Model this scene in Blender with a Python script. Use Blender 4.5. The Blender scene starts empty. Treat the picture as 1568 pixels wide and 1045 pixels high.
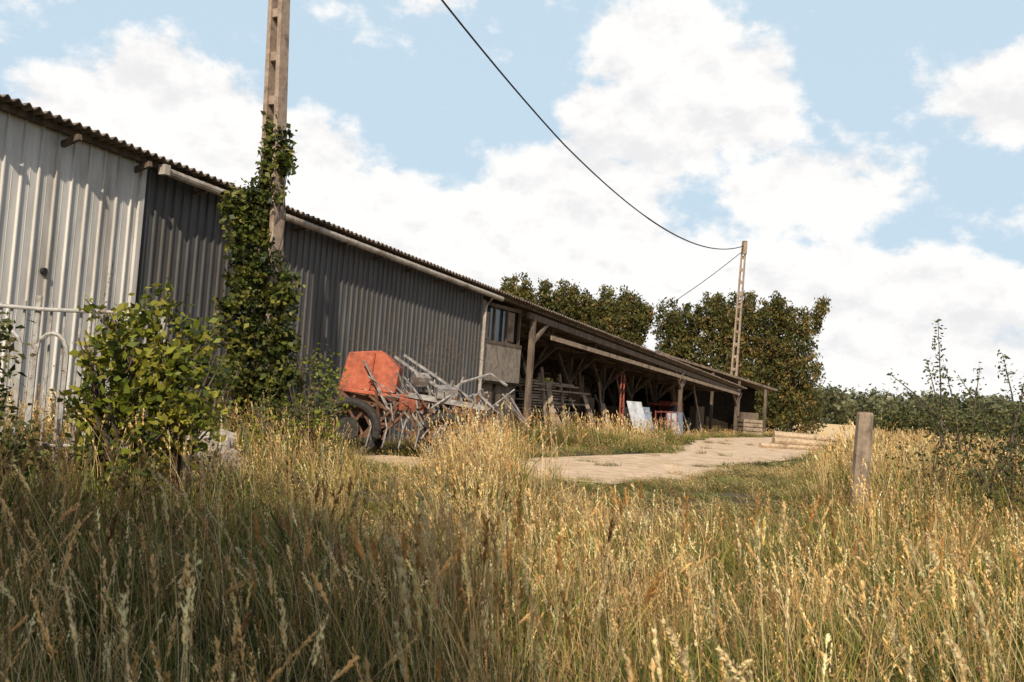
import bpy, math, random
import numpy as np
from mathutils import Matrix, Vector
rng=np.random.default_rng(7); random.seed(7)
scene=bpy.context.scene
R=math.radians
# ---------------------------------------------------------------- helpers
def link(o,parent=None):
    scene.collection.objects.link(o)
    if parent: o.parent=parent
    return o
def empty(name):
    o=bpy.data.objects.new(name,None); return link(o)
def mesh_obj(name,verts,faces,mat=None,parent=None,smooth=False,lk=True,cols=None):
    me=bpy.data.meshes.new(name); me.from_pydata([tuple(v) for v in verts],[],[tuple(f) for f in faces]); me.update()
    if mat: me.materials.append(mat)
    if smooth:
        for p in me.polygons: p.use_smooth=True
    o=bpy.data.objects.new(name,me)
    if lk: link(o,parent)
    return o
def quad_obj(name,V,F,C=None,mat=None,parent=None,lk=True):
    me=bpy.data.meshes.new(name); V=np.asarray(V,dtype=np.float32); F=np.asarray(F,dtype=np.int32)
    me.vertices.add(len(V)); me.vertices.foreach_set('co',V.ravel())
    me.loops.add(F.size); me.loops.foreach_set('vertex_index',F.ravel())
    me.polygons.add(len(F)); me.polygons.foreach_set('loop_start',np.arange(0,F.size,4,dtype=np.int32))
    me.update(calc_edges=True); me.validate()
    if C is not None:
        a=me.color_attributes.new('Col','FLOAT_COLOR','POINT')
        c=np.ones((len(V),4),dtype=np.float32); c[:,:3]=C; a.data.foreach_set('color',c.ravel())
    if mat: me.materials.append(mat)
    o=bpy.data.objects.new(name,me)
    if lk: link(o,parent)
    return o
class MB:
    def __init__(s): s.v=[]; s.f=[]
    def add(s,v,f):
        b=len(s.v); s.v+= [tuple(x) for x in v]; s.f+= [tuple(b+i for i in q) for q in f]
    def beam(s,a,b,w,h,up=(0,0,1)):
        a=Vector(a); b=Vector(b); d=(b-a).normalized(); up=Vector(up)
        if abs(d.dot(up))>.97: up=Vector((.907,-.42,0))
        x=d.cross(up).normalized(); y=x.cross(d).normalized()
        vs=[]
        for p in (a,b):
            for sx,sy in((-1,-1),(1,-1),(1,1),(-1,1)): vs.append(p+x*w/2*sx+y*h/2*sy)
        s.add(vs,[(0,3,2,1),(4,5,6,7),(0,1,5,4),(1,2,6,5),(2,3,7,6),(3,0,4,7)])
    def box(s,c,sz,rot=0,tilt=0):
        m=Matrix.Rotation(rot,3,'Z')@Matrix.Rotation(tilt,3,'X'); c=Vector(c); vs=[]
        for z in(-1,1):
            for x,y in((-1,-1),(1,-1),(1,1),(-1,1)): vs.append(c+m@Vector((x*sz[0]/2,y*sz[1]/2,z*sz[2]/2)))
        s.add(vs,[(0,3,2,1),(4,5,6,7),(0,1,5,4),(1,2,6,5),(2,3,7,6),(3,0,4,7)])
    def tube(s,pts,r,n=8):
        pts=[Vector(p) for p in pts]; rs=r if hasattr(r,'__len__') else [r]*len(pts); vs=[]
        for i,p in enumerate(pts):
            d=(pts[min(i+1,len(pts)-1)]-pts[max(i-1,0)]).normalized()
            u=Vector((0,0,1)) if abs(d.z)<.9 else Vector((1,0,0))
            x=d.cross(u).normalized(); y=x.cross(d)
            for k in range(n):
                a=2*math.pi*k/n; vs.append(p+(x*math.cos(a)+y*math.sin(a))*rs[i])
        f=[]
        for i in range(len(pts)-1):
            for k in range(n): f.append((i*n+k,i*n+(k+1)%n,(i+1)*n+(k+1)%n,(i+1)*n+k))
        f.append(tuple(range(n))[::-1]); f.append(tuple((len(pts)-1)*n+k for k in range(n)))
        s.add(vs,f)
    def obj(s,name,mat,parent=None,bevel=0,smooth=False):
        o=mesh_obj(name,s.v,s.f,mat,parent,smooth)
        if bevel:
            b=o.modifiers.new('b','BEVEL'); b.width=bevel; b.segments=1
        return o
# ---------------------------------------------------------------- materials
def nmat(name,c1,c2,scale=4,rough=.8,c3=None,bump=.2,metal=0,detail=8,stretch=(1,1,1),spec=.3,lo=.35,hi=.65,c3lo=.5):
    m=bpy.data.materials.new(name); m.use_nodes=True; nt=m.node_tree; N=nt.nodes; L=nt.links
    b=N['Principled BSDF']; b.inputs['Roughness'].default_value=rough; b.inputs['Metallic'].default_value=metal
    b.inputs['Specular IOR Level'].default_value=spec
    tc=N.new('ShaderNodeTexCoord'); mp=N.new('ShaderNodeMapping'); mp.inputs['Scale'].default_value=stretch
    L.new(tc.outputs['Object'],mp.inputs['Vector'])
    n=N.new('ShaderNodeTexNoise'); n.inputs['Scale'].default_value=scale; n.inputs['Detail'].default_value=detail; n.inputs['Roughness'].default_value=.65
    L.new(mp.outputs[0],n.inputs['Vector'])
    r=N.new('ShaderNodeValToRGB'); r.color_ramp.elements[0].position=lo; r.color_ramp.elements[1].position=hi
    r.color_ramp.elements[0].color=(*c1,1); r.color_ramp.elements[1].color=(*c2,1)
    L.new(n.outputs['Fac'],r.inputs[0]); out=r.outputs[0]
    if c3:
        n2=N.new('ShaderNodeTexNoise'); n2.inputs['Scale'].default_value=scale*.37; n2.inputs['Detail'].default_value=6; n2.inputs['Roughness'].default_value=.7
        L.new(mp.outputs[0],n2.inputs['Vector'])
        mr=N.new('ShaderNodeMapRange'); mr.inputs[1].default_value=c3lo; mr.inputs[2].default_value=c3lo+.18; L.new(n2.outputs['Fac'],mr.inputs[0])
        mx=N.new('ShaderNodeMixRGB'); L.new(mr.outputs[0],mx.inputs[0]); L.new(out,mx.inputs[1]); mx.inputs[2].default_value=(*c3,1); out=mx.outputs[0]
    L.new(out,b.inputs['Base Color'])
    if bump:
        bp=N.new('ShaderNodeBump'); bp.inputs['Strength'].default_value=bump; bp.inputs['Distance'].default_value=.02; L.new(n.outputs['Fac'],bp.inputs['Height']); L.new(bp.outputs[0],b.inputs['Normal'])
    return m
def leafmat(name,trans=.35,rough=.55,vary=.35):
    m=bpy.data.materials.new(name); m.use_nodes=True; nt=m.node_tree; N=nt.nodes; L=nt.links
    b=N['Principled BSDF']; b.inputs['Roughness'].default_value=rough; b.inputs['Specular IOR Level'].default_value=.25
    a=N.new('ShaderNodeAttribute'); a.attribute_name='Col'
    oi=N.new('ShaderNodeObjectInfo')
    h=N.new('ShaderNodeHueSaturation')
    mr=N.new('ShaderNodeMapRange'); mr.inputs[3].default_value=1-vary; mr.inputs[4].default_value=1+vary; L.new(oi.outputs['Random'],mr.inputs[0])
    L.new(mr.outputs[0],h.inputs['Value']); L.new(a.outputs['Color'],h.inputs['Color'])
    t=N.new('ShaderNodeBsdfTranslucent'); mx=N.new('ShaderNodeMixShader'); mx.inputs[0].default_value=trans
    L.new(h.outputs[0],b.inputs['Base Color']); L.new(h.outputs[0],t.inputs['Color'])
    L.new(b.outputs[0],mx.inputs[1]); L.new(t.outputs[0],mx.inputs[2]); L.new(mx.outputs[0],N['Material Output'].inputs['Surface'])
    return m
M_light=nmat('light_cladding',(.50,.48,.445),(.66,.635,.595),4,.55,(.36,.325,.285),.1,stretch=(1,1,.16),c3lo=.5)
M_dark=nmat('dark_cladding',(.058,.057,.058),(.105,.102,.10),4,.6,(.085,.066,.052),.1,stretch=(1,1,.16))
M_roof=nmat('fibre_cement',(.12,.09,.07),(.26,.21,.17),5,.9,(.07,.055,.045))
M_gut=nmat('gutter_zinc',(.30,.26,.22),(.46,.41,.36),5,.5,(.17,.12,.09))
M_wood=nmat('weathered_timber',(.08,.058,.044),(.19,.145,.105),6,.85,(.05,.038,.03),.4,stretch=(1,1,.3))
M_woodl=nmat('pale_timber',(.20,.15,.11),(.36,.28,.20),6,.85,(.10,.075,.055),.4)
M_log=nmat('sawn_log',(.34,.25,.16),(.55,.42,.28),6,.85,(.2,.14,.09),.4)
M_woodd=nmat('dark_timber_and_shade',(.014,.011,.009),(.035,.027,.02),5,.95,None,.4,spec=.05)  # near-black timber; on shed walls the colour stands in for bay shade
M_conc=nmat('pole_concrete',(.27,.20,.15),(.40,.31,.24),9,.9,(.15,.105,.075),.4)
M_block=nmat('block_wall',(.20,.17,.14),(.32,.27,.22),8,.9,(.11,.09,.07),.4)
M_orange=nmat('orange_paint',(.36,.085,.045),(.50,.15,.085),9,.75,(.15,.065,.045),.2,c3lo=.48)
M_red=nmat('red_paint',(.22,.05,.03),(.30,.08,.05),6,.7,(.12,.05,.03),.1)
M_steel=nmat('grey_steel',(.12,.115,.11),(.38,.36,.345),9,.5,(.12,.07,.045),.1)
M_rail=nmat('galvanised_rail',(.30,.29,.27),(.48,.46,.43),9,.5,(.2,.13,.09),.1)
M_rust=nmat('rusty_steel',(.08,.04,.025),(.17,.09,.055),9,.8)
M_white=nmat('white_sheet',(.42,.44,.47),(.62,.63,.65),5,.5,(.3,.27,.24),.1)
M_blue=nmat('blue_grey_tarp',(.14,.19,.27),(.26,.32,.40),5,.6,(.12,.12,.13),.2)
M_rubber=nmat('rubber',(.02,.02,.02),(.05,.045,.04),9,.8)
M_glass=nmat('window_dark',(.015,.017,.02),(.04,.045,.05),3,.15,None,0,spec=.6)
M_wire=nmat('cable_black',(.012,.012,.014),(.03,.03,.03),9,.6)
M_gravel=nmat('gravel',(.46,.33,.22),(.68,.52,.37),3,.95,(.36,.26,.12),.8,c3lo=.50)
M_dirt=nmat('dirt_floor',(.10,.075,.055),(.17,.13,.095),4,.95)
M_bark=nmat('bark',(.06,.045,.035),(.13,.10,.075),12,.9)
M_straw=nmat('straw',(.36,.25,.12),(.55,.40,.2),14,.9)
M_stone=nmat('pale_stone',(.25,.22,.19),(.42,.38,.33),9,.9)
M_leaf=leafmat('foliage',.3,.5,.0)
M_grass=leafmat('grass_blades',.28,.45,.32)
# ---------------------------------------------------------------- camera
cam=bpy.data.cameras.new('camera'); cam.lens=35; cam.sensor_width=36; cam.clip_end=5000; cam.clip_start=.05
co=bpy.data.objects.new('camera',cam); link(co)
co.matrix_world=Matrix.Translation((0,0,1.35))@Matrix.Rotation(R(93.2),4,'X')@Matrix.Rotation(R(4.0),4,'Z')
scene.camera=co
cam.dof.use_dof=True; cam.dof.focus_distance=14; cam.dof.aperture_fstop=8
# ---------------------------------------------------------------- sun + world
SUN_EL=R(40); SUN_AZ=R(184)
sd=Vector((math.sin(SUN_AZ)*math.cos(SUN_EL),math.cos(SUN_AZ)*math.cos(SUN_EL),math.sin(SUN_EL)))
sl=bpy.data.lights.new('sun','SUN'); sl.energy=5; sl.angle=R(.5); sl.color=(1,.88,.70)
so=bpy.data.objects.new('sun',sl); link(so); so.rotation_euler=sd.to_track_quat('Z','Y').to_euler()
w=bpy.data.worlds.new('World'); scene.world=w; w.use_nodes=True; nt=w.node_tree; N=nt.nodes; L=nt.links
bg=N['Background']; bg.inputs[1].default_value=.11
sky=N.new('ShaderNodeTexSky'); sky.sky_type='NISHITA'; sky.sun_disc=False; sky.sun_elevation=SUN_EL; sky.sun_rotation=SUN_AZ; sky.air_density=1; sky.dust_density=2
tc=N.new('ShaderNodeTexCoord'); sp=N.new('ShaderNodeSeparateXYZ'); L.new(tc.outputs['Generated'],sp.inputs[0])
def mth(op,a,b=None,clamp=False):
    n=N.new('ShaderNodeMath'); n.operation=op; n.use_clamp=clamp
    for i,x in enumerate((a,b)):
        if x is None: continue
        if isinstance(x,(int,float)): n.inputs[i].default_value=x
        else: L.new(x,n.inputs[i])
    return n.outputs[0]
az=mth('ARCTAN2',sp.outputs[0],sp.outputs[1]); el=mth('ARCSINE',sp.outputs[2])
cv=N.new('ShaderNodeCombineXYZ'); L.new(az,cv.inputs[0]); L.new(el,cv.inputs[1])
def vm(op,a,b=None):
    n=N.new('ShaderNodeVectorMath'); n.operation=op; L.new(a,n.inputs[0])
    if b is not None: n.inputs[1].default_value=b
    return n
blobs=[(.13,.345,.085,.07,1),(.21,.30,.07,.065,.9),(.13,.28,.10,.06,.95),(.05,.21,.12,.055,.8),(0,.14,.28,.08,1),(-.155,.15,.19,.075,.95),
 (-.36,.235,.14,.075,.9),(-.25,.20,.12,.075,.85),(.29,.21,.10,.055,.75),(.33,.115,.20,.07,.85),(.47,.30,.09,.05,.9),(.2,.03,.8,.10,.85),(-.10,.37,.07,.025,.4),
 (-.5,.30,.06,.04,.3),(.46,.18,.12,.03,.4),(-.17,.35,.09,.025,.25),(1.2,.25,.4,.15,.8),(-1.1,.3,.3,.12,.8)]
mask=None
for (a,e,ra,re,am) in blobs:
    s1=vm('SUBTRACT',cv.outputs[0],(a,e,0)); s2=vm('MULTIPLY',s1.outputs[0],(1/ra,1/re,0)); s3=vm('LENGTH',s2.outputs[0])
    mr=N.new('ShaderNodeMapRange'); mr.interpolation_type='SMOOTHSTEP'; L.new(s3.outputs['Value'],mr.inputs[0])
    mr.inputs[1].default_value=.3; mr.inputs[2].default_value=1.4; mr.inputs[3].default_value=am; mr.inputs[4].default_value=0
    mask=mr.outputs[0] if mask is None else mth('MAXIMUM',mask,mr.outputs[0])
def fbm(scale,off=(0,0,0),det=10,ro=.6):
    m_=vm('ADD',cv.outputs[0],off); q=vm('MULTIPLY',m_.outputs[0],(1,1.35,1))
    n=N.new('ShaderNodeTexNoise'); n.inputs['Scale'].default_value=scale; n.inputs['Detail'].default_value=det; n.inputs['Roughness'].default_value=ro
    L.new(q.outputs[0],n.inputs['Vector']); return n.outputs['Fac']
n1=fbm(15); n2=fbm(15,(.0,.018,0)); n3=fbm(5,(3,2,0),5)
dens=mth('ADD',mask,mth('MULTIPLY',mth('SUBTRACT',n1,.5),1.9))
cm=N.new('ShaderNodeMapRange'); cm.interpolation_type='SMOOTHSTEP'; L.new(dens,cm.inputs[0]); cm.inputs[1].default_value=.20; cm.inputs[2].default_value=.58
shd=mth('ADD',mth('MULTIPLY',mth('SUBTRACT',n2,n1),2.2),mth('MULTIPLY',mth('SUBTRACT',n3,.5),1.4))
sh=N.new('ShaderNodeMapRange'); sh.interpolation_type='SMOOTHSTEP'; L.new(shd,sh.inputs[0]); sh.inputs[1].default_value=-.15; sh.inputs[2].default_value=.5
cc=N.new('ShaderNodeMixRGB'); L.new(sh.outputs[0],cc.inputs[0]); cc.inputs[1].default_value=(9.3,9.2,9.05,1); cc.inputs[2].default_value=(7.9,7.85,7.95,1)
hz=N.new('ShaderNodeMapRange'); L.new(el,hz.inputs[0]); hz.inputs[1].default_value=.45; hz.inputs[2].default_value=1.1; hz.inputs[3].default_value=.95; hz.inputs[4].default_value=0
hy=mth('MULTIPLY',hz.outputs[0],mth('ADD',mth('MULTIPLY',sp.outputs[1],.8,),.4,True))
hm=N.new('ShaderNodeMixRGB'); L.new(hy,hm.inputs[0]); L.new(sky.outputs[0],hm.inputs[1]); hm.inputs[2].default_value=(5.35,6.8,8.0,1)
fm=N.new('ShaderNodeMixRGB'); L.new(cm.outputs[0],fm.inputs[0]); L.new(hm.outputs[0],fm.inputs[1]); L.new(cc.outputs[0],fm.inputs[2])
L.new(fm.outputs[0],bg.inputs[0])
scene.view_settings.view_transform='Standard'
# ---------------------------------------------------------------- ground
def sstep(a,b,x): t=np.clip((x-a)/(b-a),0,1); return t*t*(3-2*t)
def gh(x,y):
    x=np.asarray(x,float); y=np.asarray(y,float)
    h=-.2*(1-sstep(10,16.5,y))
    h=h+.26*np.exp(-((x+.2)/1.0)**2-((y-14)/1.2)**2)
    h=h+.03*np.sin(x*1.7+.5*y)*np.sin(y*1.3-.4*x)*(1-sstep(14,17,y))
    h=h+.35*sstep(2.5,7,-x)*np.exp(-((y-10)/4)**2)*(1-sstep(8,12,-x))
    return h
xs=np.concatenate([[-1500,-700,-300,-120,-60,-35],np.arange(-25,25.1,.5),[30,40,60,100,180,300,700,1500]])
ys=np.concatenate([[-600,-200,-60,-25],np.arange(-10,30.1,.5),[35,45,60,80,110,160,240,400,800,2500]])
X,Y=np.meshgrid(xs,ys); Z=gh(X,Y); V=np.stack([X.ravel(),Y.ravel(),Z.ravel()],1)
nx=len(xs); F=[]
for j in range(len(ys)-1):
    i=np.arange(nx-1); F.append(np.stack([j*nx+i,j*nx+i+1,(j+1)*nx+i+1,(j+1)*nx+i],1))
M_ground=nmat('dry_ground',(.04,.032,.015),(.11,.085,.035),1.5,.95,(.06,.06,.02),.4)
nt=M_ground.node_tree; b=nt.nodes['Principled BSDF']; src=b.inputs['Base Color'].links[0].from_socket
g=nt.nodes.new('ShaderNodeNewGeometry'); s_=nt.nodes.new('ShaderNodeSeparateXYZ'); nt.links.new(g.outputs['Position'],s_.inputs[0])
mr=nt.nodes.new('ShaderNodeMapRange'); nt.links.new(s_.outputs[1],mr.inputs[0]); mr.inputs[1].default_value=45; mr.inputs[2].default_value=75
mx=nt.nodes.new('ShaderNodeMixRGB'); nt.links.new(mr.outputs[0],mx.inputs[0]); nt.links.new(src,mx.inputs[1]); mx.inputs[2].default_value=(.62,.45,.23,1); nt.links.new(mx.outputs[0],b.inputs['Base Color'])
quad_obj('ground',V,np.concatenate(F),None,M_ground)
# ---------------------------------------------------------------- barn line
A=np.array([-7.4,14.0]); D=np.array([.4206,.9073]); NN=np.array([.9073,-.4206])
def W(s,n,z): p=A+D*s+NN*n; return (p[0],p[1],z)
def zr(s): return 5.0-.0425*s
GRAV=[(-7,17.6),(-3,17.0),(-1,17.2),(.2,16.4),(1,16.8),(1.8,16.6),(2.4,17.6),(3.6,18.6),(4.2,20.8),(5.3,23),(6.0,26),(7.4,28),(9.4,32),(12.8,40),(22,60),(38,100),(34,100),(22,66),W(56,2.4,0)[:2],W(44,1.4,0)[:2],W(38,1.0,0)[:2],W(35,1.9,0)[:2],W(32,1.7,0)[:2],W(28,3.1,0)[:2],W(25,3.0,0)[:2],W(20,4.6,0)[:2],(-.6,20.3),(-3,19.8),(-7,19.2)]
def inpoly(px,py,poly):
    ins=np.zeros(px.shape,bool); n=len(poly)
    for i in range(n):
        x1,y1=poly[i][:2]; x2,y2=poly[(i+1)%n][:2]
        c=((y1>py)!=(y2>py))&(px<(x2-x1)*(py-y1)/(y2-y1+1e-9)+x1); ins^=c
    return ins
mesh_obj('gravel_track',[(p[0],p[1],.02) for p in GRAV],[tuple(range(len(GRAV)))],M_gravel)
barn=empty('barn')
def cladding(name,s0,s1,n,pitch,depth,z0,mat,prof):
    ss=[];dd=[];k=0
    while s0+k*pitch<s1:
        for a,dp in prof:
            s=s0+(k+a)*pitch
            if s<=s1: ss.append(s);dd.append(dp*depth)
        k+=1
    ss.append(s1);dd.append(0)
    vs=[];fs=[]
    for s,d in zip(ss,dd): vs+= [W(s,n+d,z0),W(s,n+d,zr(s)-.06)]
    for i in range(len(ss)-1): fs.append((2*i,2*i+2,2*i+3,2*i+1))
    mesh_obj(name,vs,fs,mat,barn)
cladding('light_cladding_wall',-7,2.72,-.2,.3,.035,-.3,M_light,[(0,0),(.40,0),(.43,.15),(.47,0),(.84,0),(.88,1),(.95,1)])
cladding('dark_cladding_wall',2.78,15.9,-.22,.21,.032,-.3,M_dark,[(0,0),(.70,0),(.78,1),(.92,1)])
ss=np.arange(-7,51.9,.177/6); vs=[];fs=[]
for s in ss:
    wv=.034*math.sin(2*math.pi*s/.177)
    vs+=[W(s,.16+(.02 if int(s/1.06)%2 else 0),zr(s)+.06+wv),W(s,-11,zr(s)-.2+wv)]
for i in range(len(ss)-1): fs.append((2*i,2*i+2,2*i+3,2*i+1))
o=mesh_obj('roof_sheets',vs,fs,M_roof,barn); sm=o.modifiers.new('s','SOLIDIFY'); sm.thickness=.012
m=MB(); m.beam(W(2.78,-.2,-.3),W(2.78,-.2,zr(2.75)-.1),.10,.12); m.obj('corner_flashing',M_light,barn)
m=MB(); m.beam(W(-7,-.1,zr(-7)-.02),W(51.5,-.1,zr(51.5)-.02),.06,.10); m.obj('eave_plate',M_wood,barn)
m=MB(); m.tube([W(2.9,.1,zr(2.9)-.13),W(16.5,.1,zr(16.5)-.13)],.07,10); m.box(W(2.95,.12,zr(3)-.12),(.12,.16,.17),1.1)
m.obj('gutter',M_gut,barn)
m=MB()
for s in (-1.8,-.35,1.15,2.6): m.beam(W(s,-.2,zr(s)-.22),W(s,.16,zr(s)-.12),.07,.09)
for s in np.arange(4,16,1.5): m.beam(W(s,-.2,zr(s)-.24),W(s,.12,zr(s)-.21),.04,.05)
m.obj('roof_brackets',M_wood,barn)
m=MB(); m.tube([W(1.0,-.19,2.75),W(1.0,-.13,2.75)],.05,12); m.obj('vent_hole',M_rubber,barn)
m=MB(); m.tube([W(15.9,.1,zr(15.9)-.15),W(15.8,-.08,zr(15.9)-.5),W(15.8,-.08,.05)],.05,8); m.obj('downpipe',M_gut,barn)
def panel(mb,s0,s1,z0,z1,n,t=.1):
    a=W(s0,n,0);b_=W(s1,n,0); c=((a[0]+b_[0])/2,(a[1]+b_[1])/2,(z0+z1)/2)
    mb.box(c,(s1-s0,t,z1-z0),math.atan2(D[1],D[0]))
m=MB(); panel(m,15.95,18.9,1.75,2.95,-.35,.16); panel(m,15.95,16.2,2.95,4.1,-.35,.16); m.obj('block_wall',M_block,barn)
m=MB(); panel(m,16.2,18.9,2.95,4.1,-.5,.05); m.obj('window_pane',M_glass,barn)
m=MB()
for s in (16.2,17.0,17.9,18.83): panel(m,s,s+.07,2.95,4.05,-.38,.08)
panel(m,16.2,18.9,2.88,2.97,-.3,.1); panel(m,16.2,18.9,3.98,4.08,-.37,.09); m.obj('window_frame',M_wood,barn)
m=MB(); panel(m,16.5,16.8,3.0,3.8,-.44,.03); panel(m,18.1,18.6,3.05,3.95,-.44,.03); m.obj('window_board',M_woodl,barn)
m=MB(); panel(m,15.95,17.2,0,1.73,-.38,.08); panel(m,17.25,18.9,0,1.73,-.4,.08)
m.obj('board_door',M_wood,barn)
m=MB(); panel(m,17.2,17.26,0,1.73,-.32,.1); panel(m,15.95,18.9,1.69,1.78,-.29,.1); m.obj('door_frame',M_woodd,barn)
m=MB(); d=MB()
for s in (19.3,37.5,50.3):
    m.beam(W(s,-.1,0),W(s,-.1,zr(s)-.2),.17,.17)
    m.beam(W(s+.02,-.1,zr(s)-1.1),W(s+1.3,-.1,zr(s)-.3),.11,.12)
    if s>20: m.beam(W(s-.02,-.1,zr(s)-1.1),W(s-1.2,-.1,zr(s)-.28),.11,.11)
m.beam(W(18.9,-.1,zr(18.9)-.26),W(51.2,-.1,zr(51.2)-.26),.12,.2)
m.obj('front_posts',M_wood,barn,.01)
for s in np.arange(21.5,51,4.3):
    for n in (-3.0,-6.8):
        d.beam(W(s,n,0),W(s,n,zr(s)-.3),.2,.2)
        d.beam(W(s,n,zr(s)-1.7),W(s+1.5,n,zr(s)-.4),.14,.14); d.beam(W(s,n,zr(s)-1.7),W(s-1.5,n,zr(s)-.4),.14,.14)
        d.beam(W(s,n,zr(s)-1.5),W(s,n+1.2,zr(s)-.4),.13,.13)
    d.beam(W(s,-.3,zr(s)-.42),W(s,-10.5,zr(s)-.5),.14,.2)
for n in (-1.6,-3.0,-5.3,-6.8,-9): d.beam(W(18.9,n,zr(18.9)-.24),W(51,n,zr(51)-.24),.1,.16)
d.obj('inner_frame',M_wood,barn)
m=MB(); m.beam(W(20.6,.02,zr(20.6)-.75),W(50.5,.02,zr(50.5)-.40),.05,.15); m.obj('fascia_board',M_woodl,barn)
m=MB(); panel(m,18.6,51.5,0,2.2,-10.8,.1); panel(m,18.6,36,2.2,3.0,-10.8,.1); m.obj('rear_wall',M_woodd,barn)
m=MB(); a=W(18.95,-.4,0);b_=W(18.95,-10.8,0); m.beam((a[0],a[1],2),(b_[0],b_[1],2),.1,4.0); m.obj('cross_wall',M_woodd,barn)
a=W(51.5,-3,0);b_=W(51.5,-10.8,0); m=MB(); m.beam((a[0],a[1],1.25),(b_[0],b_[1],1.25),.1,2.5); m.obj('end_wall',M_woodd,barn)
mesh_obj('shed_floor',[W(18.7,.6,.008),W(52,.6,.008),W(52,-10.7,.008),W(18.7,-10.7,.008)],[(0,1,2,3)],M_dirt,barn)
p=empty('timber_stack'); m=MB()
for k in range(12):
    z=.9+k*.1-(k>5)*.02; s0=22.0+random.uniform(-.4,.3); m.beam(W(s0,-1.3-random.uniform(0,.4),z),W(s0+5.5+random.uniform(-2.5,.5),-1.5-random.uniform(0,.3),z+random.uniform(-.04,.04)),random.uniform(.3,.7),.06)
for k in range(6):
    s0=22.7+k*1.2+random.uniform(-.4,.4); m.beam(W(s0,-.5,0),W(s0+random.uniform(-.5,.7),-1.2,random.uniform(1.0,2.2)),random.uniform(.12,.35),.03)
m.obj('boards',M_woodl,p); m=MB()
for s in (22.8,25,27.0): m.beam(W(s,-1.7,0),W(s,-1.7,.88),.3,.3)
m.obj('trestles',M_wood,p)
p=empty('metal_sheet'); m=MB(); 
m.box(W(29.0,.55,.75),(1.1,.03,1.6),.9,-.35); m.box(W(34.6,.5,.6),(1.1,.03,1.2),1.1,-.3); m.obj('white_panels',M_white,p)
m=MB(); m.box(W(30.2,.45,.7),(.8,.05,1.3),.6,-.4); m.box(W(35.8,.2,.6),(.8,.5,1.1),1.1,-.1); m.obj('blue_panels',M_blue,p)
p=empty('red_rack'); m=MB()
for z in (.35,.75,1.15): m.tube([W(30.8,.8,z),W(34.2,.6,z)],.03,6)
for s in (30.8,31.6,32.4,33.2,34.2): m.tube([W(s,.75,0),W(s,.7,1.2)],.03,6)
m.tube([W(29.2,-.3,0),W(29.9,-.6,2.6)],.04,6); m.tube([W(29.6,-.3,0),W(30.3,-.6,2.6)],.04,6)
for k in range(7): t=.12+k*.12; m.tube([W(29.2+.7*t,-.3-.3*t,2.6*t),W(29.6+.7*t,-.3-.3*t,2.6*t)],.025,6)
m.obj('bars',M_red,p)
p=empty('storage_tank'); m=MB(); m.tube([W(32,-4.2,1.6),W(32.1,-4.2,1.6),W(34.6,-4.2,1.6),W(34.7,-4.2,1.6)],[.4,.62,.62,.4],20); 
m.obj('drum',M_rust,p); m=MB()
for s in(32.5,34.2): m.beam(W(s,-3.8,0),W(s,-4.2,1.1),.12,.12); m.beam(W(s,-4.6,0),W(s,-4.2,1.1),.12,.12)
m.obj('legs',M_rust,p)
p=empty('old_tractor'); m=MB(); m.box(W(43.5,-2.2,1.35),(2.2,.8,.7),1.137); m.box(W(41.7,-2.2,1.5),(.9,1.3,.15),1.137); m.obj('hood',M_red,p,.05)
m=MB()
for s,r in((41.6,.75),(44.4,.45)):
    for n in(-1.5,-2.9): m.tube([W(s,n-.15,r),W(s,n-.1,r),W(s,n+.1,r),W(s,n+.15,r)],[r*.85,r,r,r*.85],20)
m.obj('wheels',M_rubber,p)
p=empty('workshop_clutter'); m=MB()
for k in range(34):
    s=random.uniform(21,49); n=random.uniform(-9,-1.6); h=random.uniform(.4,1.6); m.box(W(s,n,h/2),(random.uniform(.3,1.4),random.uniform(.3,1.2),h),random.uniform(0,3))
m.obj('crates',M_wood,p); m=MB()
for k in range(30):
    s=random.uniform(21,48); n=random.uniform(-5,-.6); m.beam(W(s,n,0),W(s+random.uniform(-1,1),n-.5,random.uniform(1.2,2.8)),.08,.08)
m.obj('leaning_poles',M_woodl,p)
for i,(x,y,rot) in enumerate([(14.6,60,.2)]):
    p=empty('wooden_crate'); m=MB(); c=math.cos(rot);s=math.sin(rot)
    def T(a,b,z): return (x+a*c-b*s,y+a*s+b*c,z)
    for z in (.15,.4,.65,.9):
        m.beam(T(-.6,-.5,z),T(.6,-.5,z),.03,.16);m.beam(T(-.6,.5,z),T(.6,.5,z),.03,.16);m.beam(T(-.6,-.5,z),T(-.6,.5,z),.03,.16);m.beam(T(.6,-.5,z),T(.6,.5,z),.03,.16)
    for a in(-.55,.55):
        for b2 in(-.45,.45): m.beam(T(a,b2,0),T(a,b2,1),.08,.08)
    m.box(T(0,0,.5),(1.1,.9,.85),rot); m.obj('slats',M_woodl,p)
p=empty('log_pile'); m=MB()
for k,(dx,z,L_) in enumerate([(0,.16,4.6),(.4,.16,3.6),(.8,.17,5.2),(.2,.42,3.2),(.62,.42,4.0),(1.6,.14,6.0)]):
    m.tube([(12.6+dx*.7,47+dx*2.5,z),(12.6+L_+dx*.7,48.1+dx*2.5-.3*k,z-.02)],[.17,.12],9)
m.tube([(10.2,40.0,.11),(16.6,42.6,.10)],[.11,.08],7)
m.obj('logs',M_log,p)
p=empty('rear_shed')
o=mesh_obj('roof',[(9.2,63,4.9),(17.0,63,3.0),(17.0,66.6,3.0),(9.2,66.6,4.9)],[(0,1,2,3)],M_wood,p); sm=o.modifiers.new('s','SOLIDIFY'); sm.thickness=.14
mesh_obj('back_wall',[(9.6,66.4,0),(16.4,66.4,0),(16.4,66.4,3.0),(9.6,66.4,4.6)],[(0,1,2,3)],M_woodd,p)  # shade under the open roof put into this wall's near-black colour
m=MB()
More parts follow.
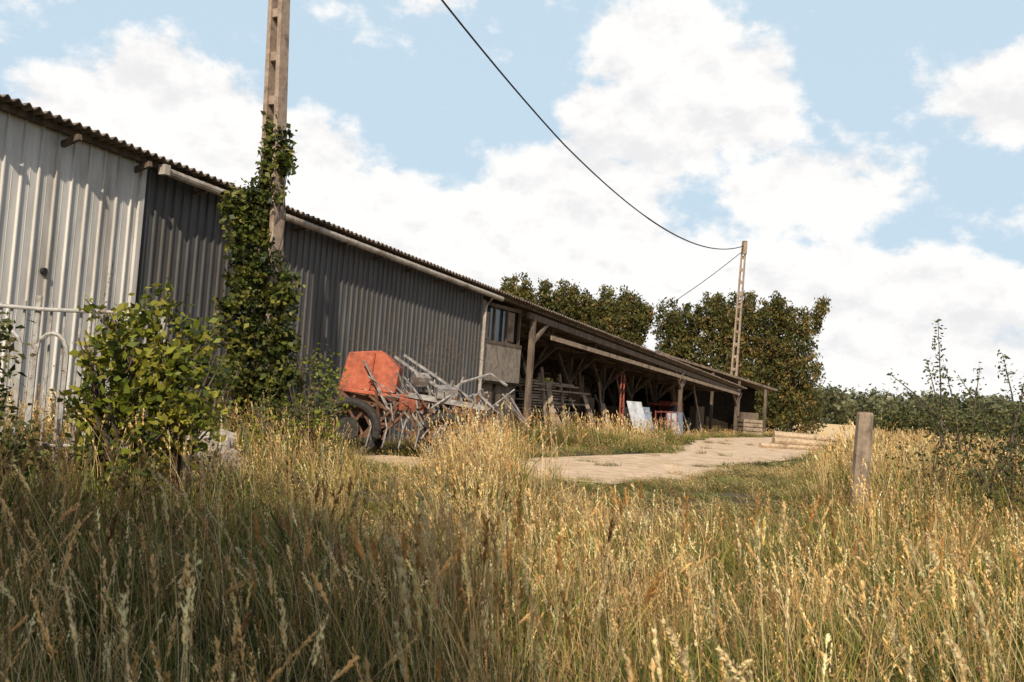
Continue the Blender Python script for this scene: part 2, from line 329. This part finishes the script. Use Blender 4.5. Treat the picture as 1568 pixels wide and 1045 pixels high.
for x in (12.9,14.6,16.3): m.beam((x,63.2,0),(x,63.2,3.9-.24*(x-12.9)),.16,.16)
m.box((15.6,65,.7),(1.3,.8,1.4),.3)
m.obj('posts_and_lumber',M_wood,p)
# ---------------------------------------------------------------- concrete lattice poles
def pole(base,top,w0,w1,nm='utility_pole',rungs=12,rot=.25):
    p=empty(nm); m=MB(); b0=Vector(base); t0=Vector(top); H=t0-b0
    ax=Vector((math.cos(rot),math.sin(rot),0)); ay=Vector((-ax.y,ax.x,0))
    def slab(c0,c1,hx0,hx1,hy0,hy1):
        vs=[]
        for c,hx,hy in((c0,hx0,hy0),(c1,hx1,hy1)):
            for sx,sy in((-1,-1),(1,-1),(1,1),(-1,1)): vs.append(c+ax*hx*sx+ay*hy*sy)
        m.add(vs,[(0,3,2,1),(4,5,6,7),(0,1,5,4),(1,2,6,5),(2,3,7,6),(3,0,4,7)])
    for sg in(-1,1): slab(b0+ax*sg*w0*.37,t0+ax*sg*w1*.37,w0*.13,w1*.13,w0*.42,w1*.42)
    for k in range(rungs+1):
        t=k/rungs; c=b0+H*t; wv=w0+(w1-w0)*t; hh=(.08 if k else 1.2)*H.length/10
        a=H.normalized(); slab(c-a*hh,c+a*hh,wv*.245,wv*.245,wv*.30,wv*.30)
    slab(b0,b0+H*.30,w0*.245,w0*.22,w0*.08,w0*.07)
    o=m.obj('concrete_frame',M_conc,p,.012)
    return p
pb=(-4.1,17,0); pt=(-4.55,17,10.0)
pole(pb,pt,.40,.27,rungs=13,rot=-.45)
p=pole((15.0,67,0),(15.25,67,12.7),.50,.30,rungs=15,rot=-.4)
m=MB(); m.box((15.25,66.85,12.5),(.26,.3,.9),.2); m.obj('cap',M_woodl,p)
pole((-9.5,2,0),(-9.6,2,13.5),.44,.3,rungs=11)
p=empty('overhead_cable'); m=MB(); pts=[]
for k in range(61):
    y=66.8-64.8*k/60; x=-10.27+.381*y; z=9.0+.0038*(y-36)**2+.02*max(0,30-y)
    pts.append((x,y,z))
m.tube(pts,[.032 if q[1]>40 else .024 for q in pts],6)
pts=[]
for k in range(11):
    t=k/10; pts.append((15.1-5.4*t,67+12*t,12.2-4.4*t-1.2*t*(1-t)))
m.tube(pts,.025,5); m.obj('wire',M_wire,p)
# ---------------------------------------------------------------- foliage generators
def leaf_mesh(P,size,C,up=.3,asp=.55,droop=0):
    n=len(P); d=rng.normal(size=(n,3)); d[:,2]=d[:,2]*.7+up-droop; d/=np.linalg.norm(d,axis=1)[:,None]
    q=rng.normal(size=(n,3)); w=np.cross(d,q); w/=np.linalg.norm(w,axis=1)[:,None]; nn=np.cross(d,w)
    s=(size*rng.uniform(.6,1.3,n))[:,None]
    V=np.stack([P-d*s*.5,P+w*s*asp*.5+nn*s*.08-d*s*.08,P+d*s*.5,P-w*s*asp*.5+nn*s*.08-d*s*.08],1).reshape(-1,3)
    F=np.arange(4*n).reshape(-1,4); return V,F,np.repeat(C,4,0)
def pal(cols,idx,vary=.25):
    c=np.array(cols)[idx]; return c*rng.uniform(1-vary,1+vary,(len(idx),1))
def crown(ells,nclump,per,spread,size,cols,shell=.55,**k):
    ells=np.array(ells,float); vol=ells[:,3]*ells[:,5]; idx=rng.choice(len(ells),nclump,p=vol/vol.sum()); e=ells[idx]
    u=rng.normal(size=(nclump,3)); u/=np.linalg.norm(u,axis=1)[:,None]; r=rng.uniform(shell,1.06,nclump)**.6
    c=e[:,:3]+u*e[:,3:]*r[:,None]
    ci=rng.integers(0,len(cols),nclump)
    P=np.repeat(c,per,0)+rng.normal(size=(nclump*per,3))*spread
    C=pal(cols,np.repeat(ci,per))
    P[:,2]=np.maximum(P[:,2],.05)
    return leaf_mesh(P,size,C,**k)
def cat(parts):
    V=[];F=[];C=[];b=0
    for v,f,c in parts: V.append(v);F.append(f+b);C.append(c);b+=len(v)
    return np.concatenate(V),np.concatenate(F),np.concatenate(C)
G1=[(.045,.06,.018),(.07,.085,.022),(.10,.11,.03),(.03,.042,.015),(.055,.07,.02)]
def trunk(p,x,y,h,r,nm='trunk'):
    m=MB(); m.tube([(x,y,-.2),(x+.1,y,h*.4),(x-.05,y+.1,h*.75),(x,y,h)],[r,r*.75,r*.45,r*.12],8)
    for k in range(9):
        a=k*2.4; z=h*(.2+.07*k); L_=h*.2*(1-k*.06); m.tube([(x,y,z),(x+math.cos(a)*L_*.6,y+math.sin(a)*L_*.6,z+L_*.35),(x+math.cos(a)*L_,y+math.sin(a)*L_,z+L_*.8)],[r*.35,r*.2,r*.06],5)
    m.obj(nm,M_bark,p)
CT=[(.08,.085,.026),(.12,.115,.032),(.19,.155,.04),(.05,.055,.02),(.20,.13,.045),(.095,.098,.028),(.07,.078,.024)]
for (x,h,r) in [(-1.8,9.4,2.0),(.8,10.4,1.9),(3.2,10.5,2.0),(6.0,9.6,1.9),(7.8,10.0,1.7),(9.9,9.9,1.4),(13.7,9.8,2.3),(16.9,10.4,2.4),(19.9,10.8,2.6),(22.6,10.6,2.6)]:
    p=empty('cypress_tree'); y=80+random.uniform(-1,1.5)
    trunk(p,x,y,h*.95,.22)
    E=[]
    for k in range(9):
        t=k/8; E.append((x+random.uniform(-.45,.45),y+random.uniform(-.4,.4),h*(.1+.74*t),r*(1.08-.32*t)*random.uniform(.85,1.15),r*(1.05-.36*t),h*.11))
    for k in range(11):
        E.append((x+random.uniform(-.85,.85)*r,y+random.uniform(-.5,.5)*r,h*random.uniform(.82,.99),.30,.30,h*.085))
    V,F,C=crown(E,1150,16,.18,.28,CT,.35,up=1.1,asp=.5)
    quad_obj('crown',V,F,C,M_leaf,p)
E=[]
for k in range(120):
    t=k/120; x=42+t*260; y=300+random.uniform(-15,25)-t*40; h=random.uniform(8.5,11); E.append((x,y,h*.5,random.uniform(5,7),5,h*.52))
V,F,C=crown(E,11000,7,.9,1.5,[(.12,.135,.07),(.15,.155,.075),(.095,.11,.06),(.18,.17,.09)],.5)
quad_obj('distant_woodland',V,F,C,M_leaf)
E=[(x,88+random.uniform(-2,2),.9,1.7,1.4,random.uniform(1.0,1.8)) for x in np.arange(33.5,75,1.5)]
V,F,C=crown(E,3800,9,.25,.35,[(.08,.095,.035),(.11,.12,.04),(.06,.07,.03),(.15,.13,.05)],.5)
quad_obj('hedgerow',V,F,C,M_leaf)
GB=[(.08,.10,.03),(.12,.13,.04),(.06,.07,.025),(.17,.14,.05)]
def bush(nm,ells,ncl,per,sp,size,cols,shoots=(),seed=0,**k):
    p=empty(nm); parts=[crown(ells,ncl,per,sp,size,cols,.35,**k)]
    m=MB()
    for e in ells:
        for j in range(7):
            a=random.uniform(0,6.28); m.tube([(e[0],e[1],-.1),(e[0]+math.cos(a)*e[3]*.4,e[1]+math.sin(a)*e[4]*.4,e[2]),(e[0]+math.cos(a)*e[3]*.85,e[1]+math.sin(a)*e[4]*.85,e[2]+e[5]*.7)],[.03,.018,.005],5)
    for (x,y,z0,x1,z1) in shoots:
        m.tube([(x,y,z0),(x+(x1-x)*.4,y,z0+(z1-z0)*.5),(x1,y,z1)],[.018,.012,.004],5)
        n=int((z1-z0)*75); t=rng.uniform(.1,1,n); tw=rng.normal(size=(n,3))*(.04+.07*(1-t))[:,None]; P=np.stack([x+(x1-x)*t,np.full(n,y),z0+(z1-z0)*t],1)+tw
        parts.append(leaf_mesh(P,size*.95,pal(cols,rng.integers(0,len(cols),n)),**k))
    m.obj('branches',M_bark,p); V,F,C=cat(parts); quad_obj('leaves',V,F,C,M_leaf,p); return p
bush('hawthorn_bush',[(7.6,16,.7,.9,.8,.8),(8.9,16.3,.75,1,.8,1.0),(6.7,15.7,.5,.6,.6,.7),(10,16,.9,1,.8,1.1),(7.2,14.2,.3,.7,.6,.8),(8.4,14.2,.3,.8,.6,.9)],640,12,.11,.075,GB,
 shoots=[(6.9,15.8,1,6.75,3.05),(7.0,15.8,1.3,6.0,2.15),(7.4,15.9,1,7.5,2.35),(7.2,15.8,1,6.9,2.3),(8.2,16,1.3,7.9,2.6),(8.3,16,1.2,8.6,2.9),(7.8,16,1.2,7.2,2.2),(9,16,1.2,9.0,2.5),(7.0,15.8,1,6.3,1.9),(8.0,15.8,1.2,8.2,2.1),(7.0,15.8,.8,6.6,2.4),(8.1,16,1,8.3,2.3)])
GY=[(.17,.20,.02),(.24,.24,.03),(.12,.15,.02),(.30,.27,.04),(.05,.07,.015)]
bush('elder_shrub',[(-3.45,9.6,1.45,.5,.45,.62),(-3.8,9.5,1.2,.35,.4,.6),(-3.05,9.5,1.15,.38,.4,.6),(-3.5,9.4,.7,.6,.5,.6)],260,13,.08,.105,GY,
 shoots=[(-3.4,9.5,1.6,-3.35,2.2),(-3.7,9.5,1.5,-4.1,2.0),(-3.1,9.5,1.4,-2.75,1.85)],up=-.1)
bush('elder_shrub',[(-5.0,9.3,1.2,.4,.4,.62),(-5.6,9.3,1.2,.5,.4,.7),(-4.6,9,.4,.4,.4,.5)],210,13,.08,.09,GB,up=0)
bush('bramble_bush',[(-2.95,15.2,.7,.5,.5,.9),(-3.7,15.4,.5,.7,.5,.7),(-3.4,15.0,.5,.5,.5,.6),(-3.4,17.3,1.0,.5,.5,1.1),(-4.8,16.2,.8,.5,.5,1.0)],330,13,.09,.08,GY[:3]+GB,up=0)
bush('bramble_bush',[(-5.2,13,.5,.8,.6,.7),(-4.2,12.5,.4,.7,.6,.6)],200,13,.09,.07,GB,up=0)
E=[]; base=Vector(pb); H=Vector(pt)-base
for (z,dx,r) in [(.9,-.1,.4),(1.2,-.15,.5),(1.6,-.18,.60),(2.1,-.2,.66),(2.6,-.18,.66),(3.1,-.15,.56),(3.45,-.2,.48),(3.9,-.32,.40),(4.25,-.48,.34),(4.4,-.1,.30),(4.75,.0,.24),(5.05,.08,.3),(5.25,.12,.26),(5.5,.0,.12),(2.0,.25,.36),(1.4,.22,.38),(2.8,.2,.3)]:
    c=base+H*(z/10); E.append((c.x+dx,c.y-.08,c.z,r,r*.8,.34))
p=empty('ivy'); V,F,C=crown(E,820,14,.07,.105,[(.045,.062,.014),(.075,.092,.018),(.12,.13,.025),(.025,.035,.012),(.19,.18,.035)],.25,up=-.4,asp=.75)
quad_obj('leaves',V,F,C,M_leaf,p)
m=MB()
for k in range(6):
    pts=[]
    for j in range(14): z=j*.38; a=z*1.3+k; c=base+H*(z/10); pts.append((c.x+math.cos(a)*.24,c.y+math.sin(a)*.2,c.z))
    m.tube(pts,[.022-.001*j for j in range(14)],5)
m.obj('stems',M_bark,p)
# shade trees behind the photographer
for (tx,ty,th,ells) in [(-3.9,-3.4,9.8,[(-3.4,-3.2,5.6,2.9,2.4,3.0),(-2.2,-2.6,4.2,2.0,1.6,1.7),(-3.3,-3.0,8.0,2.5,1.9,1.6),(-5.4,-3.0,4.6,2.2,1.8,2.2)]),(-8.8,-4.2,9,[(-8.2,-4.0,5.5,2.8,2.4,2.8),(-7.0,-3.6,7.4,2.4,1.8,1.8)])]:
    p=empty('oak_tree'); m=MB(); m.tube([(tx,ty,-.3),(tx+.1,ty,3),(tx+.2,ty+.1,6),(tx,ty+.1,th*.85)],[.45,.35,.25,.08],10)
    for k in range(14):
        a=k*2.4; z=2.2+.4*k; m.tube([(tx,ty,z),(tx+math.cos(a)*1.3,ty+math.sin(a)*1.3,z+.6),(tx+math.cos(a)*2.2,ty+math.sin(a)*2.0,z+1.0)],[.16,.09,.03],6)
    m.obj('trunk',M_bark,p); V,F,C=crown(ells,2400,15,.30,.30,G1,.1); quad_obj('crown',V,F,C,M_leaf,p)
# ---------------------------------------------------------------- gate, posts, machine
p=empty('metal_gate'); m=MB(); y=11
for z in (.5,1.98): m.tube([(-6.6,y,z),(-5.2,y-.05,z-.03),(-3.9,y-.1,z)],.022,8)
for k in range(19): x=-6.55+k*.147; m.tube([(x,y,.3),(x+random.uniform(-.03,.03),y,1.98+random.uniform(0,.08))],.015,6)
for x in(-5.5,-5.0,-4.5):
    pts=[(x-.17,y-.14,.3)]+[(x-.17*math.cos(a),y-.14,1.45+.24*math.sin(a)) for a in np.linspace(0,math.pi,9)]+[(x+.17,y-.14,.3)]; m.tube(pts,.025,6)
m.tube([(-5.25,y,-.2),(-5.25,y,2.1)],.035,8); m.tube([(-3.85,y,-.2),(-3.85,y,2.0)],.04,8)
m.obj('bars',M_rail,p)
p=empty('fence_post'); m=MB(); m.tube([(5.0,14,-.3),(5.0,14,.5),(5.02,14,1.44),(5.02,14,1.48)],[.13,.125,.115,.10],9); m.obj('post',M_woodl,p)
p=empty('hay_bale'); m=MB(); m.tube([(23.9,36,.55),(23.95,36,.55),(24.9,36.3,.55),(24.95,36.3,.55)],[.5,.6,.6,.5],20); m.obj('bale',M_straw,p)
p=empty('stone_rubble'); m=MB()
for k in range(20):
    z=random.uniform(0,.55)
    m.box((-4.1+random.uniform(-.5,.5)*(1-z),13.8+random.uniform(-.5,.5)*(1-z),z),(random.uniform(.15,.35),random.uniform(.15,.3),random.uniform(.12,.25)),random.uniform(0,3),random.uniform(-.3,.3))
m.obj('stones',M_stone,p,.02)
p=empty('hay_machine'); cx,cy=-2.5,20.0
def Q(a,b_,z): return (cx+a*1.12,cy+b_,z*1.04)
m=MB()
hv=[Q(-.75,-.4,1.25),Q(.25,-.45,1.2),Q(.25,.35,1.2),Q(-.75,.35,1.25),Q(-.62,-.38,1.93),Q(-.05,-.42,2.0),Q(-.05,.3,2.0),Q(-.62,.3,1.93),Q(.3,-.42,1.7),Q(.3,.3,1.7)]
m.add(hv,[(0,3,2,1),(4,5,6,7),(0,1,8,5,4),(3,7,6,9,2),(0,4,7,3),(5,8,9,6),(1,2,9,8)])
m.beam(Q(-.8,-.47,1.23),Q(.3,-.52,1.15),.05,.08); m.beam(Q(-.2,-.45,1.25),Q(-.15,-.45,1.97),.03,.05,up=(0,1,0))
m.box(Q(.55,-.4,1.05),(.5,.3,.25),.2,.3)
m.obj('hood',M_orange,p,.07)
m=MB()
m.beam(Q(-1,-.2,.75),Q(2.0,-.2,.85),.12,.14); m.beam(Q(-1,.5,.75),Q(1.9,.5,.85),.12,.14)
m.beam(Q(.2,-.45,1.9),Q(1.2,-.5,1.25),.1,.05);m.beam(Q(.35,-.3,1.95),Q(1.7,-.3,1.1),.12,.05);m.beam(Q(.5,-.55,1.2),Q(1.9,-.5,1.05),.1,.1)
m.tube([Q(.9,-.4,.9),Q(1.4,-.4,1.5),Q(1.9,-.4,1.7),Q(2.2,-.4,1.5)],.03,6)
m.box(Q(1.15,-.5,1.3),(.4,.25,.2),.3,.3); m.box(Q(.7,-.5,1.5),(.3,.2,.2),.5,.5)
for k in range(9): a=-.2+k*.28; m.tube([Q(a,-.45,.9),Q(a+.1,-.65,.55),Q(a+.05,-.75,.2)],.014,5)
for k in range(75):
    a=random.uniform(0,2.3); m.tube([Q(a,-.5+random.uniform(-.3,.3),random.uniform(.4,1.4)),Q(a+random.uniform(-.5,.5),-.4+random.uniform(-.2,.2),random.uniform(.8,1.85-.2*a))],random.uniform(.01,.03),5)
m.obj('frame',M_steel,p)
m=MB()
m.box(Q(-.2,-.1,1.0),(1.1,.5,.36),.05); m.box(Q(.6,0,1.1),(.6,.5,.35),.1); m.box(Q(1.2,0,1.0),(.7,.5,.4),.0)
for k in range(55):
    a=random.uniform(-.7,2.2); m.beam(Q(a,-.5,random.uniform(.3,1.15)),Q(a+random.uniform(-.6,.6),-.55,random.uniform(.3,1.3)),.03,.05)
m.obj('chassis',M_rust,p)
m=MB()
for k in range(26):
    a=random.uniform(-.3,1.8); m.tube([Q(a,-.2,1.5),Q(a+random.uniform(-.3,.3),-.1,1.9),Q(a+random.uniform(-.7,.7),-.1,random.uniform(2.0,2.55))],.006,4)
m.obj('dry_twigs',M_bark,p)
m=MB()
for a,r in((-.5,.5),(1.2,.42)):
    for b_ in(-.6,.75):
        pts=[Q(a+r*math.cos(t),b_,r+r*math.sin(t)) for t in np.linspace(0,2*math.pi,25)]; m.tube(pts,.085,8)
        m.tube([Q(a,b_-.06,r),Q(a,b_+.06,r)],r*.45,14)
m.obj('wheels',M_rubber,p)
# ---------------------------------------------------------------- grass clumps
def strips(base,h,wd,ang,bend,cb,ct,k=4):
    n=len(base); t=np.linspace(0,1,k+1)[None,:,None]; dr=np.stack([np.cos(ang),np.sin(ang),np.zeros(n)],1)[:,None,:]
    hh=h[:,None,None]; bb=bend[:,None,None]
    P=base[:,None,:]+dr*(bb*hh*t**1.8)+np.array([0,0,1.0])*hh*(t-.45*bb*t**2.4)
    fa=rng.uniform(0,math.pi,n); wv=np.stack([np.cos(fa),np.sin(fa),np.zeros(n)],1)[:,None,:]*wd[:,None,None]*(1-t**2*.92)*.5
    V=np.stack([P-wv,P+wv],2).reshape(-1,3)
    b=(np.arange(n)*(k+1)*2)[:,None]+np.arange(k)[None,:]*2
    F=np.stack([b,b+1,b+3,b+2],2).reshape(-1,4)
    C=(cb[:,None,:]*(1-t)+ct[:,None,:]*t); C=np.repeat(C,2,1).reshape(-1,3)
    return (V,F,C),P
def heads(P,h,L_,nsp,size,rad,col,loose=False):
    n=len(P); tip=P[:,-1]; pre=P[:,-2]; d=(tip-pre); d/=np.linalg.norm(d,axis=1)[:,None]
    t=rng.uniform(0,1,(n,nsp)); c=tip[:,None,:]-d[:,None,:]*(t*L_)[:,:,None]*1.0
    u=rng.normal(size=(n,nsp,3)); u-= (u*d[:,None,:]).sum(2)[:,:,None]*d[:,None,:]; u/=np.linalg.norm(u,axis=2)[:,:,None]
    prof=np.sin(np.clip(t*.9+.08,0,1)*math.pi)**.6*(.7+.5*np.sin(t*23+rng.uniform(0,6,(n,1))))
    c=c+u*(rad*prof)[:,:,None]
    ax=d[:,None,:]*.9+u*(.8 if loose else .4); ax/=np.linalg.norm(ax,axis=2)[:,:,None]
    w_=np.cross(ax,u+1e-3); w_/=np.linalg.norm(w_,axis=2)[:,:,None]
    s=size*rng.uniform(.7,1.3,(n,nsp,1))
    V=np.stack([c-ax*s*.5,c+w_*s*.2,c+ax*s*.5,c-w_*s*.2],2).reshape(-1,3)
    F=np.arange(len(V)).reshape(-1,4)
    C=np.repeat((col[:,None,:]*rng.uniform(.7,1.25,(n,nsp,1))).reshape(-1,3),4,0)
    return V,F,C
GOLD=[(.74,.49,.20),(.82,.59,.28),(.60,.35,.12),(.88,.70,.40)]
GRN=[(.14,.18,.03),(.24,.27,.05),(.38,.36,.08),(.08,.11,.02)]
BRN=[(.46,.26,.10),(.36,.18,.075),(.56,.34,.15),(.24,.13,.06)]
def disc(n,r): a=rng.uniform(0,6.283,n); q=r*np.sqrt(rng.uniform(0,1,n)); return np.stack([q*np.cos(a),q*np.sin(a),np.full(n,-.03)],1)
def pick(pp,n): return np.array(pp)[rng.integers(0,len(pp),n)]*rng.uniform(.7,1.2,(n,1))
def clump(name,rad,blades,stalks,wmul=1,nsp=34,hs=.013):
    parts=[]
    for (n,h0,h1,pp,wd) in blades:
        h=rng.uniform(h0,h1,n); c=pick(pp,n); pr,_=strips(disc(n,rad),h,np.full(n,wd*wmul)*rng.uniform(.6,1.4,n),rng.normal(2.6,1.4,n),rng.uniform(.1,1.2,n),c*.4,c)  # shade low in the clump painted in: blade and stalk colours darken at root
        parts.append(pr)
    for (n,h0,h1,pp,hl,hr,loose) in stalks:
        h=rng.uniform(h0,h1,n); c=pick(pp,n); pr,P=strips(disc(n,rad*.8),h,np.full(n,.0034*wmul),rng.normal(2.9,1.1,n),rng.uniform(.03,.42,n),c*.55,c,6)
        parts.append(pr); parts.append(heads(P,h,hl*rng.uniform(.6,1.25,(n,1)),nsp if not loose else int(nsp*1.2),hs*(1 if not loose else .8)*wmul**.7,hr*wmul**.5,c*1.05,loose))
    V,F,C=cat(parts); return quad_obj(name,V,F,np.minimum(C,.92),M_grass,lk=False)
def coll(name,objs):
    c=bpy.data.collections.new(name)
    for o in objs: c.objects.link(o)
    return c
def make_set(tag,wm,r,mult,nsp,hs):
    o=[]
    k=lambda a:max(1,int(a*mult))
    for v in range(2):
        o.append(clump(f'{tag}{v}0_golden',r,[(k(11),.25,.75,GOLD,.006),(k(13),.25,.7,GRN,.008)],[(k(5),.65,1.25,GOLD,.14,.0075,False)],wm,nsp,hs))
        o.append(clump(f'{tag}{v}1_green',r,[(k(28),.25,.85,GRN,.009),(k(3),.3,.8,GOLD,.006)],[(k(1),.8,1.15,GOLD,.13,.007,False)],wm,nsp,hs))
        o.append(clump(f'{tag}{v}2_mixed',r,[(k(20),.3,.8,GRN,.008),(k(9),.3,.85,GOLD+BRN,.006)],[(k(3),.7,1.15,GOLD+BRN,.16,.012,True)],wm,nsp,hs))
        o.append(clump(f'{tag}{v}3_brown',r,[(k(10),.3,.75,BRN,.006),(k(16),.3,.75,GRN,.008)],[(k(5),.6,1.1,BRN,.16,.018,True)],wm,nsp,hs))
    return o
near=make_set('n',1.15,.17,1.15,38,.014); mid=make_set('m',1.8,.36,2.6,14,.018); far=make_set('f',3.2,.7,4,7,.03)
tall=[clump(f't{k}_tall_stalk',.16,[(3,.4,.9,GRN,.006)],[(2+k%2,.95,1.32,GOLD[1:] if k%4 else GOLD+BRN,.12+.02*(k%5),.0078,k%4==3)],1.2,80,.0155) for k in range(8)]
crest=[clump(f'c{k}_crest_stalk',.22,[(5,.5,.9,GOLD+GRN,.007)],[(4,.7,1.35,GOLD,.20,.009,k%3==0)],2.0,30,.016) for k in range(8)]
def lown(x,y,sc,ph=0): return np.sin(x*sc+ph)*np.cos(y*sc*1.1-ph*1.3)+.6*np.sin(x*sc*2.3+y*sc*1.7+ph*2)+.4*np.cos(x*sc*4.1-y*sc*3.3)
def scatter(name,c,n,xr,yr,cond,hfun,ongravel=False,tilt=.09,vz=.16,gap=None):
    x=rng.uniform(*xr,n); y=rng.uniform(*yr,n); k=cond(x,y); x=x[k];y=y[k]
    rel=(np.stack([x,y],1)-A); sn=rel@D; nn_=rel@NN
    ing=inpoly(x,y,GRAV)
    if ongravel: keep=ing&(lown(x,y,1.3,2)+rng.normal(0,.4,len(x))>1.0)
    else: keep=~ing
    if gap: keep&=(lown(x*3,y*3,1.0,3)+rng.normal(0,.5,len(x))>gap)
    k=keep&~((nn_<.05)&(sn>-8)&(sn<52)); x=x[k];y=y[k]
    n=len(x); z=gh(x,y)
    me=bpy.data.meshes.new(name); me.vertices.add(n); me.vertices.foreach_set('co',np.stack([x,y,z],1).astype(np.float32).ravel())
    rot=np.stack([rng.normal(0,tilt,n),rng.normal(0,tilt,n),rng.normal(0,.8,n)],1).astype(np.float32)
    hs=hfun(x,y)*rng.uniform(1-vz*1.6,1+vz,n); sc=np.stack([np.clip(hs,.6,1.1),np.clip(hs,.6,1.1),hs],1).astype(np.float32)
    v=lown(x,y,.9)+rng.normal(0,.5,n); lf=np.clip((-x-.02*y)/2.5,0,1); rt=np.clip((x/np.maximum(y,1)-.05)*3,0,1)
    t=np.where(v>.3,0,np.where(v>-.25,2,np.where(v>-1.0,1,3)))
    rr=rng.uniform(0,1,n); t=np.where(rr<lf*.7,rng.choice([3,3,1,1,2],n),t); t=np.where((rr>1-rt*.55)&(rr>lf*.6),rng.choice([1,2,1],n),t)
    cr=np.exp(-((x+.2)/1.8)**2-((y-14)/2.5)**2); t=np.where(rng.uniform(0,1,n)<cr*1.2,0,t)
    idx=(t+4*rng.integers(0,2,n)).astype(np.int32)
    a=me.attributes.new('rot','FLOAT_VECTOR','POINT'); a.data.foreach_set('vector',rot.ravel())
    a=me.attributes.new('scl','FLOAT_VECTOR','POINT'); a.data.foreach_set('vector',sc.ravel())
    a=me.attributes.new('idx','INT','POINT'); a.data.foreach_set('value',idx)
    o=bpy.data.objects.new(name,me); link(o)
    ng=bpy.data.node_groups.new(name,'GeometryNodeTree'); ng.interface.new_socket('Geometry',in_out='INPUT',socket_type='NodeSocketGeometry'); ng.interface.new_socket('Geometry',in_out='OUTPUT',socket_type='NodeSocketGeometry')
    N=ng.nodes;L=ng.links; gi=N.new('NodeGroupInput');go=N.new('NodeGroupOutput'); ci=N.new('GeometryNodeCollectionInfo'); ci.inputs['Collection'].default_value=c
    ci.inputs['Separate Children'].default_value=True; ci.inputs['Reset Children'].default_value=True
    ip=N.new('GeometryNodeInstanceOnPoints'); ip.inputs['Pick Instance'].default_value=True
    def na(nm,ty): q=N.new('GeometryNodeInputNamedAttribute'); q.data_type=ty; q.inputs[0].default_value=nm; return [s for s in q.outputs if s.enabled and s.name=='Attribute'][0]
    er=N.new('FunctionNodeEulerToRotation'); L.new(na('rot','FLOAT_VECTOR'),er.inputs[0])
    L.new(gi.outputs[0],ip.inputs['Points']); L.new(ci.outputs[0],ip.inputs['Instance']); L.new(na('idx','INT'),ip.inputs['Instance Index'])
    L.new(er.outputs[0],ip.inputs['Rotation']); L.new(na('scl','FLOAT_VECTOR'),ip.inputs['Scale']); L.new(ip.outputs[0],go.inputs[0])
    md=o.modifiers.new('g','NODES'); md.node_group=ng
    print(name,n)
def hf(x,y):
    rel=(np.stack([x,y],1)-A); sn=rel@D; nn_=rel@NN
    h=np.full(x.shape,.88)+.17*lown(x,y,.6,1)
    r=x/np.maximum(y,.5)
    verge=sstep(-.02,.03,r)*(1-sstep(.28,.36,r))*sstep(4,8,y)           # shorter verge towards the track
    zmax=(1.35-(.094+.006*lown(x,y,1.1,5))*y-gh(x,y))/1.0
    wallside=(sn>17)&(nn_<5.2)&(y>19.5)
    hv=np.clip(np.minimum(h,zmax),.18,1.2)
    h=np.where(wallside,np.where(sn<31,1.05-.8*sstep(1.0,3.6,nn_),.4),h*(1-verge)+hv*verge)
    cr=np.exp(-((x+.1)/.9)**2-((y-14)/2)**2); h=h+cr*.15
    mc=np.exp(-((r+.115)/.055)**2)*sstep(7,10,y); h=h*(1-.72*mc)
    return np.clip(h,.18,1.2)
wedge=lambda m,b:(lambda x,y:(np.abs(x)<m*y+b))
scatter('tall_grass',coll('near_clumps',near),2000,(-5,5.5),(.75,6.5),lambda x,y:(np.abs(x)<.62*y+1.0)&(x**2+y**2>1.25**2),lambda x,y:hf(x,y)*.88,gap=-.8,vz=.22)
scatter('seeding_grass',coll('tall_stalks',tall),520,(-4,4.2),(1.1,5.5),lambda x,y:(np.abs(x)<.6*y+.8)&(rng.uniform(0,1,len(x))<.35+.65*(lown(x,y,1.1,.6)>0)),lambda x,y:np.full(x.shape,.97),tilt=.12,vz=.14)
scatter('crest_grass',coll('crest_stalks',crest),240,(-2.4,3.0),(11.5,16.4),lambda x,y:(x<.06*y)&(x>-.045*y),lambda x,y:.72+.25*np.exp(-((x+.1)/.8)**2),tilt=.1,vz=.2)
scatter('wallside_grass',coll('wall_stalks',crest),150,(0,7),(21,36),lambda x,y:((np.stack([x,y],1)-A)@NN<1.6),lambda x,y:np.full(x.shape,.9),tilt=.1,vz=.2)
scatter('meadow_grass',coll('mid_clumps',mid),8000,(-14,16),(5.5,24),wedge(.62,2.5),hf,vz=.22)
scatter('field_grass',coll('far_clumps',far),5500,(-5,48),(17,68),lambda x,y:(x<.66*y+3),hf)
scatter('track_weeds',coll('weed_clumps',mid),900,(-7,14),(17,45),wedge(.62,2.5),lambda x,y:np.full(x.shape,.22),ongravel=True)
o=clump('dry_weed',.5,[],[(9,1.9,2.5,BRN,.5,.03,True)],1.1,40,.014); link(o); o.location=(-2.95,6.2,-.15)
o=clump('dry_weed.001',.35,[],[(6,1.5,1.9,BRN,.4,.03,True)],1.1,40,.014); link(o); o.location=(-2.2,7.2,-.15)
